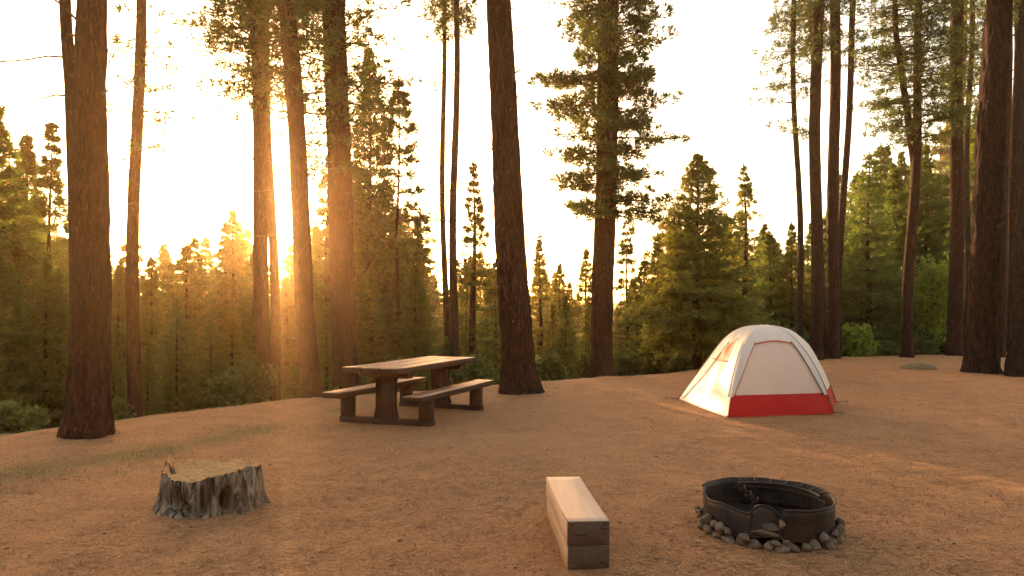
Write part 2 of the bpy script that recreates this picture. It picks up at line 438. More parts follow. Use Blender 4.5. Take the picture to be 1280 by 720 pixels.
TALL = 'tall pines around the campsite'
def tall_pine(pxb, pxt, wb, wt, d, cy, cr, label, seed, H=None, dens=1.0, dead=(0, 0, 0), seg=28, mat=None, kind='pine', tl=.16, tw=.022, group=TALL, fork=None, extra=None, nb=15, rough=.05, flare=.35, lev=.34, nm='pine_tree', dens_low=1.0, lmat=None, z_off=0, per=8, tsp=.15):
    """pxb/pxt: trunk centre at the ground / where it leaves the frame; cy: picture row where the crown begins"""
    rng = np.random.default_rng(seed)
    x = px2w(pxb, d); y = d
    z0 = gz1(x, y)-.02+z_off
    zt = py2z(0, d)-z0
    xt = px2w(pxt, d)-x
    H = H or max(zt+5, 15)
    H = max(H, zt+2.5)
    rb, rt = wb/2*d/FPX, wt/2*d/FPX
    def ctr(h):
        f = h/zt
        return np.array([xt*f+.05*math.sin(h*.7+seed)*min(1, h/2)*(1 if rb < .2 else .4), .05*math.sin(h*.5+seed*2)*min(1, h/2), h])
    def rad(h):
        if h < zt: return rb+(rt-rb)*(h/zt)
        return max(.03, rt*(1-(h-zt)/(H-zt)*.93))
    root = empty(nm, (x, y, z0), 0, label, 'pine tree' if nm == 'pine_tree' else 'conifer', group)
    trunk_mesh(ctr, rad, H, seg, 120 if seg > 20 else 60, seed, rough, flare, .3).build('trunk', mat or M_BARK, root, True)
    mb = MB()
    h0 = py2z(cy, d)-z0
    crown(mb, rng, ctr, H, h0, cr, kind, lev=lev, per=per, tsp=tsp, tl=tl, tw=tw, nb=nb, rtrunk=rad, keep=dens, dens_low=dens_low)
    n, a, b = dead
    for i in range(n):
        hh = rng.uniform(py2z(b, d)-z0, py2z(a, d)-z0)
        dead_branch(mb, ctr(hh), rng.uniform(0, 6.28), rng.uniform(.4, 1.3), rng.uniform(-.1, .3), rng.uniform(.1, .5), .008+.004*rng.random(), rng)
    mb.build('crown', [lmat or M_NEEDLE, M_TWIG], root)
    for i in range(int(rb > .12)*5+int(rb > .25)*4):
        hh = rng.uniform(1.2, zt); az = rng.uniform(2.8, 6.6); c = ctr(hh)+np.array([math.cos(az), math.sin(az), 0])*rad(hh)*.9
        q = np.array([math.cos(az), math.sin(az), rng.uniform(-.2, .5)])*rng.uniform(.06, .22)
        sb = MB(); tube(sb, [c, c+q*.6, c+q], [.022, .015, .008], 5); sb.build('branch_stub', M_TWIG, root)
    return root, ctr, rad, z0

# ---- the tall trunks that stand in the photo, left to right
B1, c1, r1, z1 = tall_pine(108, 120, 50, 33, 8.35, -220, 2.4, 'thick dark red-brown pine trunk with a forked top, nearest tree at the far left', 1, H=17, seg=72, rough=.07, flare=.32, dens=.7)
# its second stem and two bare curling branches
mb = MB(); pts = []
for h in np.linspace(.9, 12, 40):
    off = float(np.interp(h, [.9, 3, 4.3, 4.9, 5.4, 12], [-.10, -.18, -.25, -.315, -.35, -.75]))
    pts.append(c1(h)+np.array([off, 0.03, 0]))
tube(mb, pts, np.interp(np.linspace(.9, 12, 40), [.9, 3, 4.9, 12], [.15, .105, .066, .03]), 24); mb.build('stem', M_BARK, B1, True)
for (hy, L, e0, dr, sd_) in ((82, 1.25, .38, .62, 3), (128, 1.0, .35, .42, 4), (30, 1.3, .9, .25, 5)):
    mb = MB(); hh = py2z(hy, 8.35)-z1
    dead_branch(mb, c1(hh)+np.array([-.15, 0, 0]), math.pi+.1*(sd_-4), L, e0, dr, .016, np.random.default_rng(sd_), 0, 5)
    mb.build('branch', M_TWIG, B1, True)
tall_pine(168, 172, 17, 12, 13.2, 215, .85, 'slim bare pine trunk just right of the thick forked pine', 2, seg=24, dens=.42, dead=(16, 0, 260), dens_low=.5, nb=10)
tall_pine(333, 318, 19, 17, 14.0, 120, 1.5, 'left trunk of the two pines glowing in front of the sun', 3, seg=26, dens=1, dens_low=.8, dead=(6, 150, 300))
tall_pine(346, 331, 12, 11, 16.5, 140, 1.4, 'thin pine trunk close behind the left glowing pine', 31, seg=20, dens=.9, dens_low=.3)
tall_pine(391, 358, 23, 21, 12.9, 120, 1.45, 'leaning pine trunk right of the low sun, its foot left of the picnic table', 4, seg=32, dens=1, dens_low=.6, dead=(5, 100, 300))
tall_pine(433, 417, 31, 29, 14.2, 210, 1.75, 'stout straight pine trunk directly behind the left end of the picnic table', 5, seg=40, dens=1, dens_low=.6, dead=(6, 100, 380))
tall_pine(558, 553, 9, 5.5, 18.5, 40, .8, 'left one of the pair of thin pines behind the picnic table', 7, seg=16, dens=.6, dead=(34, 0, 330), mat=M_BARKG)
tall_pine(568, 569, 12, 7, 17.5, 30, .9, 'right one of the pair of thin pines behind the picnic table', 8, seg=16, dens=.65, dead=(40, 0, 360), mat=M_BARKG)
tall_pine(650, 622, 43, 31, 13.1, -60, 2.3, 'thick leaning pine with flared foot right of the picnic table', 9, seg=72, dens=.8, rough=.08, flare=.42, dead=(9, 20, 200))
tall_pine(752, 761, 28, 26, 17.4, 268, 1.75, 'straight pine in the middle of the picture with layered branches high on both sides', 10, seg=40, dens=1.0, lev=.38, rough=.06, nb=22, dens_low=.8, tl=.17, tw=.024, per=11, tsp=.13)
tall_pine(1001, 992, 8, 6, 22, 170, 1.3, 'thinnest pine left of the cluster behind the tent', 11, seg=16, dens=.6, dens_low=.4, mat=M_BARKG, dead=(14, 60, 330))
tall_pine(1020, 1021, 15, 13, 21.5, 60, 1.5, 'left thick trunk of the pine cluster behind the tent', 12, seg=24, dens=.6, dens_low=.5)
tall_pine(1030, 1013, 8, 7, 24.5, 100, 1.2, 'thin pine hidden between the two thick trunks behind the tent', 13, seg=16, dens=.5, dens_low=.5)
tall_pine(1040, 1044, 15, 12, 21.8, 60, 1.4, 'right thick trunk of the pine cluster behind the tent', 14, seg=24, dens=.6, dens_low=.4)
tall_pine(1045, 1067, 9, 7, 23, 0, 1.3, 'slim pine leaning to the right out of the cluster behind the tent', 15, seg=16, dens=.5, dens_low=.4)
T11, c11, r11, z11 = tall_pine(1134, 1150, 14, 8, 23.0, 172, 2.0, 'fork-stemmed pine standing behind the small dirt mound', 16, seg=24, dens=1, dens_low=.7)
rng = np.random.default_rng(61)
mb = MB(); h1 = py2z(205, 23.0)-z11
f11 = lambda h: c11(min(h, h1))+np.array([-.55*min(1, (h-h1)/4.5)-.02*(h-h1), .1, h-min(h, h1)])
tube(mb, [f11(h) for h in np.linspace(h1-.1, 16, 30)], np.linspace(.13, .04, 30), 14); mb.build('stem', M_BARK, T11, True)
mb = MB(); crown(mb, rng, f11, 16, h1+1.0, 1.8, 'pine', lev=.24, nb=15, keep=.95, tl=.16, tw=.022); mb.build('crown', [M_NEEDLE, M_TWIG], T11)
tall_pine(1193, 1197, 17, 14, 23.5, -10, 1.6, 'straight mid-thick pine right of the yellow-green sapling', 17, seg=26, dens=.7)
tall_pine(1207, 1213, 8, 6, 26, 160, 1.1, 'thin pine close right of the straight mid-thick pine', 18, seg=16, dens=.7, mat=M_BARKG)
tall_pine(1183, 1206, 7, 6, 30, 130, 1.3, 'slender far pine leaning behind the straight mid-thick pine', 181, seg=14, dens=.7)
tall_pine(1225, 1247, 34, 29, 17.0, -30, 2.0, 'thick rough-barked pine at the right with sunlit left edge', 19, seg=64, dens=.8, rough=.09, flare=.3)
tall_pine(1250, 1262, 10, 8, 22.5, 30, 1.2, 'thin pine seen between the two thick pines at the right', 20, seg=18, dens=.6)
tall_pine(1262, 1271, 9, 8, 25, 30, 1.2, 'second thin pine between the two thick pines, nearer the right edge', 201, seg=18, dens=.6)
tall_pine(1279, 1296, 36, 34, 16.3, -30, 2.0, 'thick grey-brown pine cut off by the right edge of the picture', 21, seg=64, dens=.8, rough=.09, flare=.3, mat=M_BARKG)
tall_pine(66, 57, 9, 4, 15.5, 330, 1.05, 'narrow young pine with a thin stem left of the thick forked pine', 22, seg=14, H=9, dens=.85, dens_low=.35)  if False else None

# ---- conifers whose whole outline shows
def conifer(px, ytop, hw, d, label, seed, ybot=None, lmat=None, kind='fir', wtrunk=None, dens=1.0, nb=14, tl=.16, tw=.026, tsp=.14, lev=.34, per=8, dens_low=1., group='conifers beyond the edge of the clearing', lean=0, name='conifer_tree', mat=None):
    rng = np.random.default_rng(seed); hw *= 1.18
    x = px2w(px, d); z0 = gz1(x, d)-.05
    H = py2z(ytop, d)-z0
    h0 = .35 if ybot is None else max(.3, py2z(ybot, d)-z0)
    Rr = hw*d/FPX
    ctr = lambda h: np.array([lean*h/H+.04*math.sin(h+seed)*min(1, h), .04*math.sin(h*1.3+seed)*min(1, h), h])
    rb = (wtrunk/2*d/FPX) if wtrunk else .018*H+.02
    rad = lambda h: max(.012, rb*(1-.95*h/H))
    root = empty(name, (x, d, z0), 0, label, 'conifer', group)
    trunk_mesh(ctr, rad, H, 12, 40, seed, .04, .3, .25).build('trunk', mat or M_BARK, root, True)
    mb = MB(); crown(mb, rng, ctr, H, h0, Rr, kind, lev=lev, per=per, tl=tl, tw=tw, nb=nb, tsp=tsp, keep=dens, dens_low=dens_low)
    mb.build('crown', [lmat or M_FIR, M_TWIG], root)
    return root
conifer(-14, 90, 78, 14.5, 'dark dense conifer cut off by the left edge of the picture', 41, dens=1, per=11, nb=18)
conifer(33, 165, 40, 18, 'dark conifer between the left edge and the slim spire', 42, ybot=470, dens=1, per=10)
conifer(64, 155, 34, 15.5, 'slim spire-topped conifer with bare lower stem left of the thick forked pine', 43, ybot=420, wtrunk=11, kind='fir', dens=.7, dens_low=.35)
conifer(150, 325, 32, 21, 'thin conifer seen between the thick forked pine and the slim bare trunk', 44, dens=.8)
conifer(232, 300, 52, 23, 'pale green broad conifer left of the low sun', 45, lmat=M_YOUNG)
conifer(292, 262, 50, 25, 'orange-lit conifer directly left of the glowing pines', 46, lmat=M_YOUNG)
conifer(358, 345, 36, 27, 'low conifer seen between the two glowing pines', 47, lmat=M_YOUNG)
conifer(410, 190, 52, 24, 'tall conifer seen between the leaning pine and the stout straight pine', 48, dens=.75)
conifer(462, 55, 70, 21, 'tall dark conifer right of the stout straight pine', 49, lmat=M_NEEDLE, dens=.9, per=10, nb=14, lev=.34, wtrunk=10)
conifer(498, 97, 44, 19, 'slender conifer with a bare lower stem behind the middle of the picnic table', 50, ybot=320, lmat=M_NEEDLE, wtrunk=8, dens=.9, per=9, nb=14, lev=.34, dens_low=.7, kind='fir')
conifer(521, 275, 28, 24, 'small conifer right of the slender bare-stemmed one', 51, lmat=M_YOUNG)
conifer(592, 200, 32, 22, 'open conifer between the thin pair of pines and the thick leaning pine', 52, lmat=M_NEEDLE, dens=.6)
conifer(612, 330, 26, 28, 'short yellow-lit conifer just left of the thick leaning pine', 53, lmat=M_YOUNG)
conifer(675, 290, 22, 33, 'narrow bright conifer right of the thick leaning pine', 54, lmat=M_YOUNG, dens=.55)
conifer(700, 330, 30, 35, 'glowing conifer midway between the two thick middle pines', 55, lmat=M_YOUNG)
conifer(733, 310, 26, 31, 'glowing conifer close left of the straight middle pine', 56, lmat=M_YOUNG, dens=.7)
conifer(784, 240, 20, 27, 'thin-stemmed conifer right of the straight middle pine', 57, lmat=M_NEEDLE, dens=.5, wtrunk=5)
conifer(806, 320, 34, 26, 'dark conifer at the left foot of the broad sunlit pine', 58)
conifer(871, 193, 82, 19.5, 'broad pyramid-shaped young pine in full view left above the tent', 59, lmat=M_YOUNG, nb=18, tl=.16, tw=.026, ybot=428, wtrunk=13, lev=.30, per=9)
conifer(931, 205, 36, 25, 'thin-topped conifer right behind the broad pyramid-shaped pine', 60, lmat=M_YOUNG, dens=.65)
conifer(962, 290, 40, 28, 'mid-green conifer above the right side of the tent', 61, lmat=M_FIR)
conifer(990, 305, 36, 32, 'pale conifer left of the pine cluster', 62, lmat=M_YOUNG)
conifer(1085, 190, 62, 27, 'dark bushy conifer right of the pine cluster', 63, lmat=M_FIR, nb=9)
conifer(1118, 205, 52, 31, 'dark conifer directly left of the fork-stemmed pine', 64, lmat=M_FIR)
conifer(1158, 180, 58, 30, 'dark conifer directly right of the fork-stemmed pine', 65, lmat=M_FIR)
conifer(1222, 130, 50, 32, 'tall green conifer behind the thin trunks at the right', 66, lmat=M_FIR)
conifer(1275, 110, 55, 29, 'tall green conifer behind the right edge pine', 67, lmat=M_FIR)

# ---- the forest behind: shared meshes, one object per tree
def copy_tree(o):
    c = o.copy(); COL.objects.link(c)
    for ch in o.children:
        k = ch.copy(); COL.objects.link(k); k.parent = c
    return c
proto = []
for i, (rr, kd, mt) in enumerate(((1.9, 'fir', M_FIR), (1.6, 'fir', M_YOUNG), (2.2, 'fir', M_FIR), (1.7, 'pine', M_NEEDLE))):
    rng = np.random.default_rng(700+i)
    ctr = lambda h: np.array([0, 0, h])
    root = empty('conifer_tree', (0, 0, 0), 0, 'far conifer of the wood that closes off the view behind the clearing', 'conifer', 'far conifers of the wood')
    trunk_mesh(ctr, lambda h: max(.02, .17*(1-h/10)), 10, 8, 16, i, .04, .2, .3).build('trunk', M_BARK, root, True)
    mb = MB(); crown(mb, rng, ctr, 10, .5 if kd == 'fir' else 2.5, rr, kd, lev=.46, per=8, tl=.21, tw=.036, nb=12, tsp=.17)
    mb.build('crown', [mt, M_TWIG], root); proto.append(root)
SKX = [-200, 0, 90, 190, 230, 290, 350, 400, 450, 500, 560, 620, 680, 740, 800, 870, 940, 1000, 1060, 1120, 1200, 1280, 1500]
SKY = [150, 180, 290, 315, 295, 270, 335, 260, 195, 245, 300, 325, 335, 340, 305, 260, 275, 280, 195, 180, 150, 140, 140]
rng = np.random.default_rng(5)
used = [False]*4
N_FAR = 210
for i in range(N_FAR):
    px = -150+1580*((i*0.61803)%1.0)+rng.normal()*8
    d = 24+50*rng.random()**1.2
    x = px2w(px, d); 
    yt = np.interp(px, SKX, SKY)+rng.uniform(-12, 80)*(.4+.6*(d > 30))
    z = gz1(x, d); Ht = py2z(yt, d)-z
    if edge_sd(np.array([x]), np.array([d]))[0] < 3 or Ht < 2: continue
    k = int(rng.integers(0, 4))
    if 560 < px < 880 and rng.random() < .7: k = 1
    o = proto[k] if not used[k] else copy_tree(proto[k]); used[k] = True
    s = Ht/10; w = s*rng.uniform(.95, 1.25)
    if s > 1.6: w = s*.8
    o.location = (x, d, z-.1); o.rotation_euler = (0, 0, rng.uniform(0, 6.28)); o.scale = (w, w, s)

rng = np.random.default_rng(8)
for i in range(34):
    a = R(-12-156*((i*.618) % 1)); rr = rng.uniform(13, 32)
    o = copy_tree(proto[[0, 2, 3][i % 3]]); x, y = rr*math.cos(a)*1.25, rr*math.sin(a)-2
    o['label'] = 'conifer of the wood on the near side of the clearing, behind the viewer'; o['group'] = 'conifers behind the viewer'
    s = rng.uniform(1.5, 2.1); o.location = (x, y, gz1(x, y)-.1); o.rotation_euler = (0, 0, rng.uniform(0, 6.28)); o.scale = (s, s, s)

# ---- shrubs and saplings
def bush(px, ymid, wpx, hpx, d, label, seed, mat, name='shrub', cat='shrub', stem=False, lw=.05, n=420, group=None, x=None):
    rng = np.random.default_rng(seed)
    x = px2w(px, d) if x is None else x
    z0 = gz1(x, d)-.03
    zc = py2z(ymid, d)-z0; rx = wpx/2*d/FPX; rz = hpx/2*d/FPX
    zc = max(zc, rz*.9)
    root = empty(name, (x, d, z0), 0, label, cat, group)
    wood = MB(); lv = MB(); T, A = [], []
    nst = 1 if stem else 6
    if stem: tube(wood, [(0, 0, -.1), (.02, 0, zc*.5), (0, .02, zc+rz*.6)], [.035, .028, .01], 6, 0)
    for i in range(n//14):
        v = rng.normal(size=3); v /= np.linalg.norm(v); rr = rng.uniform(.55, 1.05)
        c = np.array([v[0]*rx*rr, v[1]*rx*rr, zc+v[2]*rz*rr])
        b = np.array([0, 0, max(.0, zc-rz*.9)+rng.uniform(0, .4)*rz]) if stem else np.array([rng.normal()*.05, rng.normal()*.05, -.05])
        tube(wood, [b, b*.5+c*.5+rng.normal(size=3)*.05*rx, c], [.012, .008, .003], 3, 0, False)
        for k in range(14):
            T.append(c+rng.normal(size=3)*np.array([rx, rx, rz])*.17); A.append(v)
    wood.build('stem', M_TWIG, root)
    blades(lv, np.array(T), np.array(A), lw*1.5, lw, rng, 7, 1.0, .1)
    lv.build('foliage', mat, root)
    return root
bush(1067, 430, 40, 40, 23.3, 'round bright green shrub beside the pine cluster behind the tent', 81, M_LEAF, n=1900, lw=.06)
bush(1166, 372, 46, 92, 25.0, 'yellow-green sapling with thin pale stem at the right', 82, M_LEAF, 'sapling', 'young tree', True, n=2200)
bush(829, 400, 44, 90, 20.5, 'yellow-green leafy sapling left of the broad pyramid-shaped pine', 83, M_LEAF, 'sapling', 'young tree', True, n=1500)
bush(912, 395, 30, 70, 21.5, 'small yellow-green sapling between the broad pyramid-shaped pine and the tent', 84, M_LEAF, 'sapling', 'young tree', True, n=900)
bush(988, 425, 34, 34, 23.5, 'low green shrub behind the tent left of the pine cluster', 85, M_SHRUB, n=500)
bush(1105, 436, 36, 18, 24.8, 'low dark shrub right of the round bright shrub', 86, M_SHRUB, n=350)
bush(1150, 434, 34, 20, 24.6, 'low dark shrub under the yellow-green sapling', 87, M_SHRUB, n=350)
rng = np.random.default_rng(77)
rng = np.random.default_rng(99)
for i in range(40):
    px = -40+i*34+rng.normal()*10; x0 = px2w(px, 1); d = 5.
    while edge_sd(np.array([x0*d]), np.array([d]))[0] < rng.uniform(3.2, 8) and d < 60: d += .4
    z = gz1(x0*d, d); yt = np.interp(px, SKX, SKY)+rng.uniform(60, 130); Ht = py2z(yt, d)-z
    if Ht < 1.2 or abs(px-352) < 14: continue
    o = copy_tree(proto[int(rng.choice([0, 1, 2]))]); s_ = Ht/10
    o['label'] = 'young conifer growing just below the rim of the clearing'; o['group'] = 'young conifers below the rim'
    o.location = (x0*d, d, z-.1); o.rotation_euler = (0, 0, rng.uniform(0, 6.28)); w = min(s_*rng.uniform(1.0, 1.4), .62); o.scale = (w, w, s_)
rng = np.random.default_rng(77)
US = 'understorey shrubs below the edge of the clearing'
for i in range(26):
    px = -20+i*51+rng.normal()*14
    x0 = px2w(px, 1)
    # march out from the camera to a point a little beyond the crest
    d = 5.
    while edge_sd(np.array([x0*d]), np.array([d]))[0] < rng.uniform(1.2, 3.4) and d < 60: d += .3
    if px > 830: d += 1.5
    if px < 440 and i % 3: continue
    w = rng.uniform(.6, 1.2)
    z0 = gz1(x0*d, d); h = rng.uniform(.4, .95)
    bush(px, HOR-(z0+h*.5-CAMH)*FPX/d, w*FPX/d, h*FPX/d, d, 'leafy understorey shrub just below the rim of the clearing', 300+i, M_SHRUB, n=520, group=US, lw=.06)

# ------------------------------------------------------------------ picnic table
WT = mat_wood('pale_timber_top', (.36, .185, .12), (.22, .105, .065), (40, 2.5, 40), .42, (.31, .19, .135), .002)  # upper faces of tabletop and seats only, paler than the rest
WD = mat_wood('dark_timber', (.065, .027, .017), (.03, .014, .010), (40, 40, 4), .75)  # plank edges, undersides and legs, darker than the upper faces
WDh = mat_wood('dark_rail', (.065, .027, .017), (.03, .014, .010), (5, 40, 40), .75)
pt = empty('picnic_table', (-1.43, 10.10, gz1(-1.43, 10.1)+.005), R(-21.5), 'heavy brown timber picnic table with two attached benches', 'picnic table')
L2 = 1.22
mb = MB()
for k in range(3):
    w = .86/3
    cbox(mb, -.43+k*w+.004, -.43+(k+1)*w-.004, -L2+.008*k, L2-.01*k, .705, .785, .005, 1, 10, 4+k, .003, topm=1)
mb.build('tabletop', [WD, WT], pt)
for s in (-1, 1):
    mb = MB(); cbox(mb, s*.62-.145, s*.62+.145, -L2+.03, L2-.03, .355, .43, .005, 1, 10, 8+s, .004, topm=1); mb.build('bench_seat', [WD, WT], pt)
for s in (-1, 1):
    yc = s*.80
    mb = MB()
    # tapered pedestal
    def xf(V):
        V = V.copy(); f = (V[:, 2]-.09)/.6; V[:, 0] *= 1+.22*np.abs(f-.45)**2*2.2+.0; return V
    nz = 8
    prof = np.linspace(.07, .62, nz)
    ring = []
    for z in prof:
        f = (z-.09)/.555; hw = .132+.03*max(0, .2-f)/.2+.02*max(0, f-.8)/.2
        for (a, b) in ((-1, -1), (1, -1), (1, 1), (-1, 1)):
            for (da, db) in (((.012, 0), (0, .012)) if (a*b > 0) else ((0, .012), (.012, 0))):
                ring.append((a*(hw-da), yc+b*(.075-db), z))
    ring = np.array(ring)
    mb.add(ring, [(0, i+1, i) for i in range(1, 7)]+[((nz-1)*8, (nz-1)*8+i, (nz-1)*8+i+1) for i in range(1, 7)], grid_faces(nz, 8, True))
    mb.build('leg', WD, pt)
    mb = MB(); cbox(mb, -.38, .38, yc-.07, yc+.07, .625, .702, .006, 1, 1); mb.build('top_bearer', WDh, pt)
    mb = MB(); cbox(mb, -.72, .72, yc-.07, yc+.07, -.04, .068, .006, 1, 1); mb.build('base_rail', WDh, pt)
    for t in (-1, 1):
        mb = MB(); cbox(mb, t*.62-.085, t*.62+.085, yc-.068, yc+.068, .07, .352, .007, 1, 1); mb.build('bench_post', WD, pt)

# ------------------------------------------------------------------ timber bench block
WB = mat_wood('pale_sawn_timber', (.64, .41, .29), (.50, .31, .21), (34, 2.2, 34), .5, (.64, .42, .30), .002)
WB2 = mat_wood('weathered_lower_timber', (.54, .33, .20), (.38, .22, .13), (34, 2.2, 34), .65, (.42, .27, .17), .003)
END = mat_wood('dark_end_grain', (.17, .10, .068), (.10, .06, .042), (30, 30, 90), .85)  # beam end faces, set darker than the long sides
tb = empty('timber_bench', (0.4225, 4.64, gz1(.42, 4.64)-.005), R(3.7), 'low bench of two pale square beams stacked on the dirt', 'bench')
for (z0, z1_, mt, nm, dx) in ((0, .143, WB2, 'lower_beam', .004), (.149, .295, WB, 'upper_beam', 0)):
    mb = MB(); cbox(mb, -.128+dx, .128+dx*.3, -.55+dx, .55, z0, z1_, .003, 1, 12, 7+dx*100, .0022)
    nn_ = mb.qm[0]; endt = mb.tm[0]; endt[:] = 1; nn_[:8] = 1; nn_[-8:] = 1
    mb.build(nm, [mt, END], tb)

# ------------------------------------------------------------------ stump
def stump():
    root = empty('tree_stump', (-2.41, 5.47, gz1(-2.41, 5.47)-.02), 0, 'low wide weathered tree stump with ragged rim and root flares', 'tree stump')
    SG, RG = 220, 70
    a = np.linspace(0, 2*np.pi, SG, endpoint=False)
    t = np.linspace(0, 1, RG)
    A, T = np.meshgrid(a, t); ca, sa = np.cos(A), np.sin(A)
    H = .315+.015*vnoise(ca*1.7+3, sa*1.7)+.015*vnoise(ca*6, sa*6, None, 4)
    H = H+.006*fbm(ca*14, sa*14, None, 6, 2)+.085*np.exp(-((A-3.0)/.10)**2)+.05*np.exp(-((A-3.35)/.28)**2)-.03*np.exp(-((A-4.5)/.6)**2)+.02*np.exp(-((np.mod(A+1, 6.283)-1.0+.35)/.25)**2)
    Z = T*H
    lob = np.abs(np.sin(A*3.5+.8+.6*vnoise(ca*2, sa*2)))
    flare = .06*np.exp(-Z/.05)*(.1+.95*lob**1.5)+.045*(1-T)
    rad = .335+flare+.012*fbm(ca*3, sa*3, Z*3, 5, 3)
    gr = fbm(ca*9+2, sa*9, Z*2.2, 8, 4)
    rad += .018*gr+.022*fbm(ca*3.3+5, sa*3.3, Z*5, 58, 2)-.03*np.clip(np.abs(fbm(ca*6, sa*6, Z*1.6, 18, 2))*-3+.5, 0, 1)
    def hole(az, z, wa, wz, dep): return -dep*np.exp(-((np.angle(np.exp(1j*(A-az)))/wa)**2+((Z-z)/wz)**2)**1.5)
    for h in ((4.33, .13, .15, .085, .17), (5.42, .11, .13, .09, .20), (3.72, .07, .12, .08, .13), (4.92, .12, .035, .12, .07), (4.63, .06, .10, .05, .09), (3.45, .25, .08, .1, .08), (5.05, .3, .03, .07, .04)):
        rad = rad+hole(*h)
    rad = np.maximum(rad, .12)
    v = np.stack([rad*ca*1.06, rad*sa, Z-.03*(T == 0)], -1)
    mb = MB(); mb.add(v.reshape(-1, 3), None, grid_faces(RG, SG, True))
    # bark-less shell wall turned over the rim
    mb.build('bark', mat_stump(), root, True)
    RR = 40
    s = np.linspace(1, 0, RR)
    S, A2 = np.meshgrid(s, a, indexing='ij')
    top = rad[-1][None, :]; zt = Z[-1][None, :]
    c2, s2 = np.cos(A2), np.sin(A2)
    base = .285+.012*fbm(c2*S*4, s2*S*4, None, 3, 3)+.006*np.sin(S*70+2*vnoise(c2*S*3, s2*S*3))
    base = base-.05*np.exp(-(((A2-2.5)/.5)**2+((S-.72)/.14)**2))
    base = base-.025*np.exp(-((np.abs(S*s2-.25-.12*S*c2))/.03)**2)*(c2 < .3)
    w = np.clip((1-S)/.07, 0, 1)
    z = zt*(1-w)+base*w
    v = np.stack([top*S*c2*1.06, top*S*s2, z], -1)
    mb = MB(); mb.add(v.reshape(-1, 3), None, grid_faces(RR, SG, True)); mb.build('cut_top', mat_stumptop(), root, True)
def mat_stump():
    N = NT('weathered_stump_side'); v = N.coords('Object', (22, 22, 2.6)); t = N.coords('Object')
    a = N.noise(v, 1, 6, .7, .8); b_ = N.noise(t, 4, 5, .6); s = N.noise(t, 40, 4, .7)
    c = N.mix(N.ramp(a, [(.40, 0), (.6, 1)]), (.020, .013, .009), (.44, .34, .26))
    c = N.mix(N.ramp(b_, [(.45, 0), (.65, .65)]), c, (.13, .075, .05))
    c = N.mix(N.ramp(s, [(.55, 0), (.7, .6)]), c, (.05, .035, .025))
    b = N.bump(a, 1, .03); b = N.bump(s, .5, .006, b)
    return N.done(N.principled(c, .9, b, spec=.15))
def mat_stumptop():
    N = NT('cut_wood_top'); t = N.coords('Object')
    w = N.n('ShaderNodeTexWave', wave_type='RINGS', rings_direction='Z'); w.inputs['Scale'].default_value = 14; w.inputs['Distortion'].default_value = 5; w.inputs['Detail'].default_value = 4; w.inputs['Detail Scale'].default_value = 1.5
    N.l(t, w.inputs['Vector']); n = N.noise(t, 9, 6, .7); s = N.noise(t, 45, 4, .7)
    c = N.mix(w.outputs['Fac'], (.50, .26, .12), (.66, .37, .18))
    c = N.mix(N.ramp(n, [(.4, 0), (.65, .7)]), c, (.50, .28, .12))
    c = N.mix(N.ramp(s, [(.55, 0), (.68, .6)]), c, (.17, .10, .06))
    b = N.bump(n, .7, .02); b = N.bump(s, .5, .006, b); b = N.bump(w.outputs['Fac'], .3, .004, b)
    return N.done(N.principled(c, .85, b, spec=.15))
stump()

# ------------------------------------------------------------------ fire ring
RUST = mat_rust(); CHAR = mat_plain('charcoal_ash', (.012, .010, .009), .95, 0, 18, .6, .01)
ST = mat_stone('river_stone', (.11, .07, .05), (.25, .17, .12))
FX, FY = 1.815, 4.86
FZ = gz1(FX, FY)
fr = empty('fire_ring', (FX, FY, FZ), 0, 'rusty steel campfire ring on a bed of stones', 'fire ring'); fr.scale = (.972, .972, 1)
def sheet(mb, a0, a1, rfun, z0f, z1f, th=.009, n=60, nz=6, m=0):
    a = np.linspace(a0, a1, n)
    outer, inner = [], []
    for k in range(nz):
        f = k/(nz-1)
        z = z0f(a)+(z1f(a)-z0f(a))*f; r = rfun(a, f)
        outer.append(np.stack([r*np.cos(a), r*np.sin(a), z], -1)); inner.append(np.stack([(r-th)*np.cos(a), (r-th)*np.sin(a), z], -1))
    loop = outer+inner[::-1]+[outer[0]]
    v = np.concatenate(loop); mb.add(v, None, grid_faces(len(loop), n), m)
    for j in (0, n-1):
        idx = [k*n+j for k in range(2*nz)]
        mb.add(v[idx], None, [(k, k+1, 2*nz-2-k, 2*nz-1-k) for k in range(nz-1)], m)
# angles: -90 deg faces the camera. Main sheet from the front gap round the right and back to the left
mb = MB()
sheet(mb, R(-97), R(152), lambda a, f: .455+.006*np.sin(a*5)+.004*f, lambda a: .045+0*a, lambda a: .25+.003*np.sin(a*3+1)+.002*np.sin(a*11), n=150)
# rolled top lip
a = np.linspace(R(-97), R(152), 120); r_ = .459+.006*np.sin(a*5)
tube(mb, np.stack([r_*np.cos(a), r_*np.sin(a), .25+.003*np.sin(a*3+1)+.002*np.sin(a*11)], -1), .0075, 8)
mb.build('ring_wall', RUST, fr, True)
# left part, sagging
mb = MB()
zt = lambda a: .25-.035*np.clip((a-R(165))/R(60), 0, 1)+.010*np.sin(a*9)
sheet(mb, R(150), R(236), lambda a, f: .452+.004*np.sin(a*6)-.02*f*np.clip((a-R(180))/R(50), 0, 1), lambda a: .04+0*a, zt, n=60)
a = np.linspace(R(150), R(236), 60)
tube(mb, np.stack([(.452+.004*np.sin(a*6)-.02*np.clip((a-R(180))/R(50), 0, 1))*np.cos(a), (.452+.004*np.sin(a*6)-.02*np.clip((a-R(180))/R(50), 0, 1))*np.sin(a), zt(a)], -1), .007, 8)
mb.build('ring_wall', RUST, fr, True)
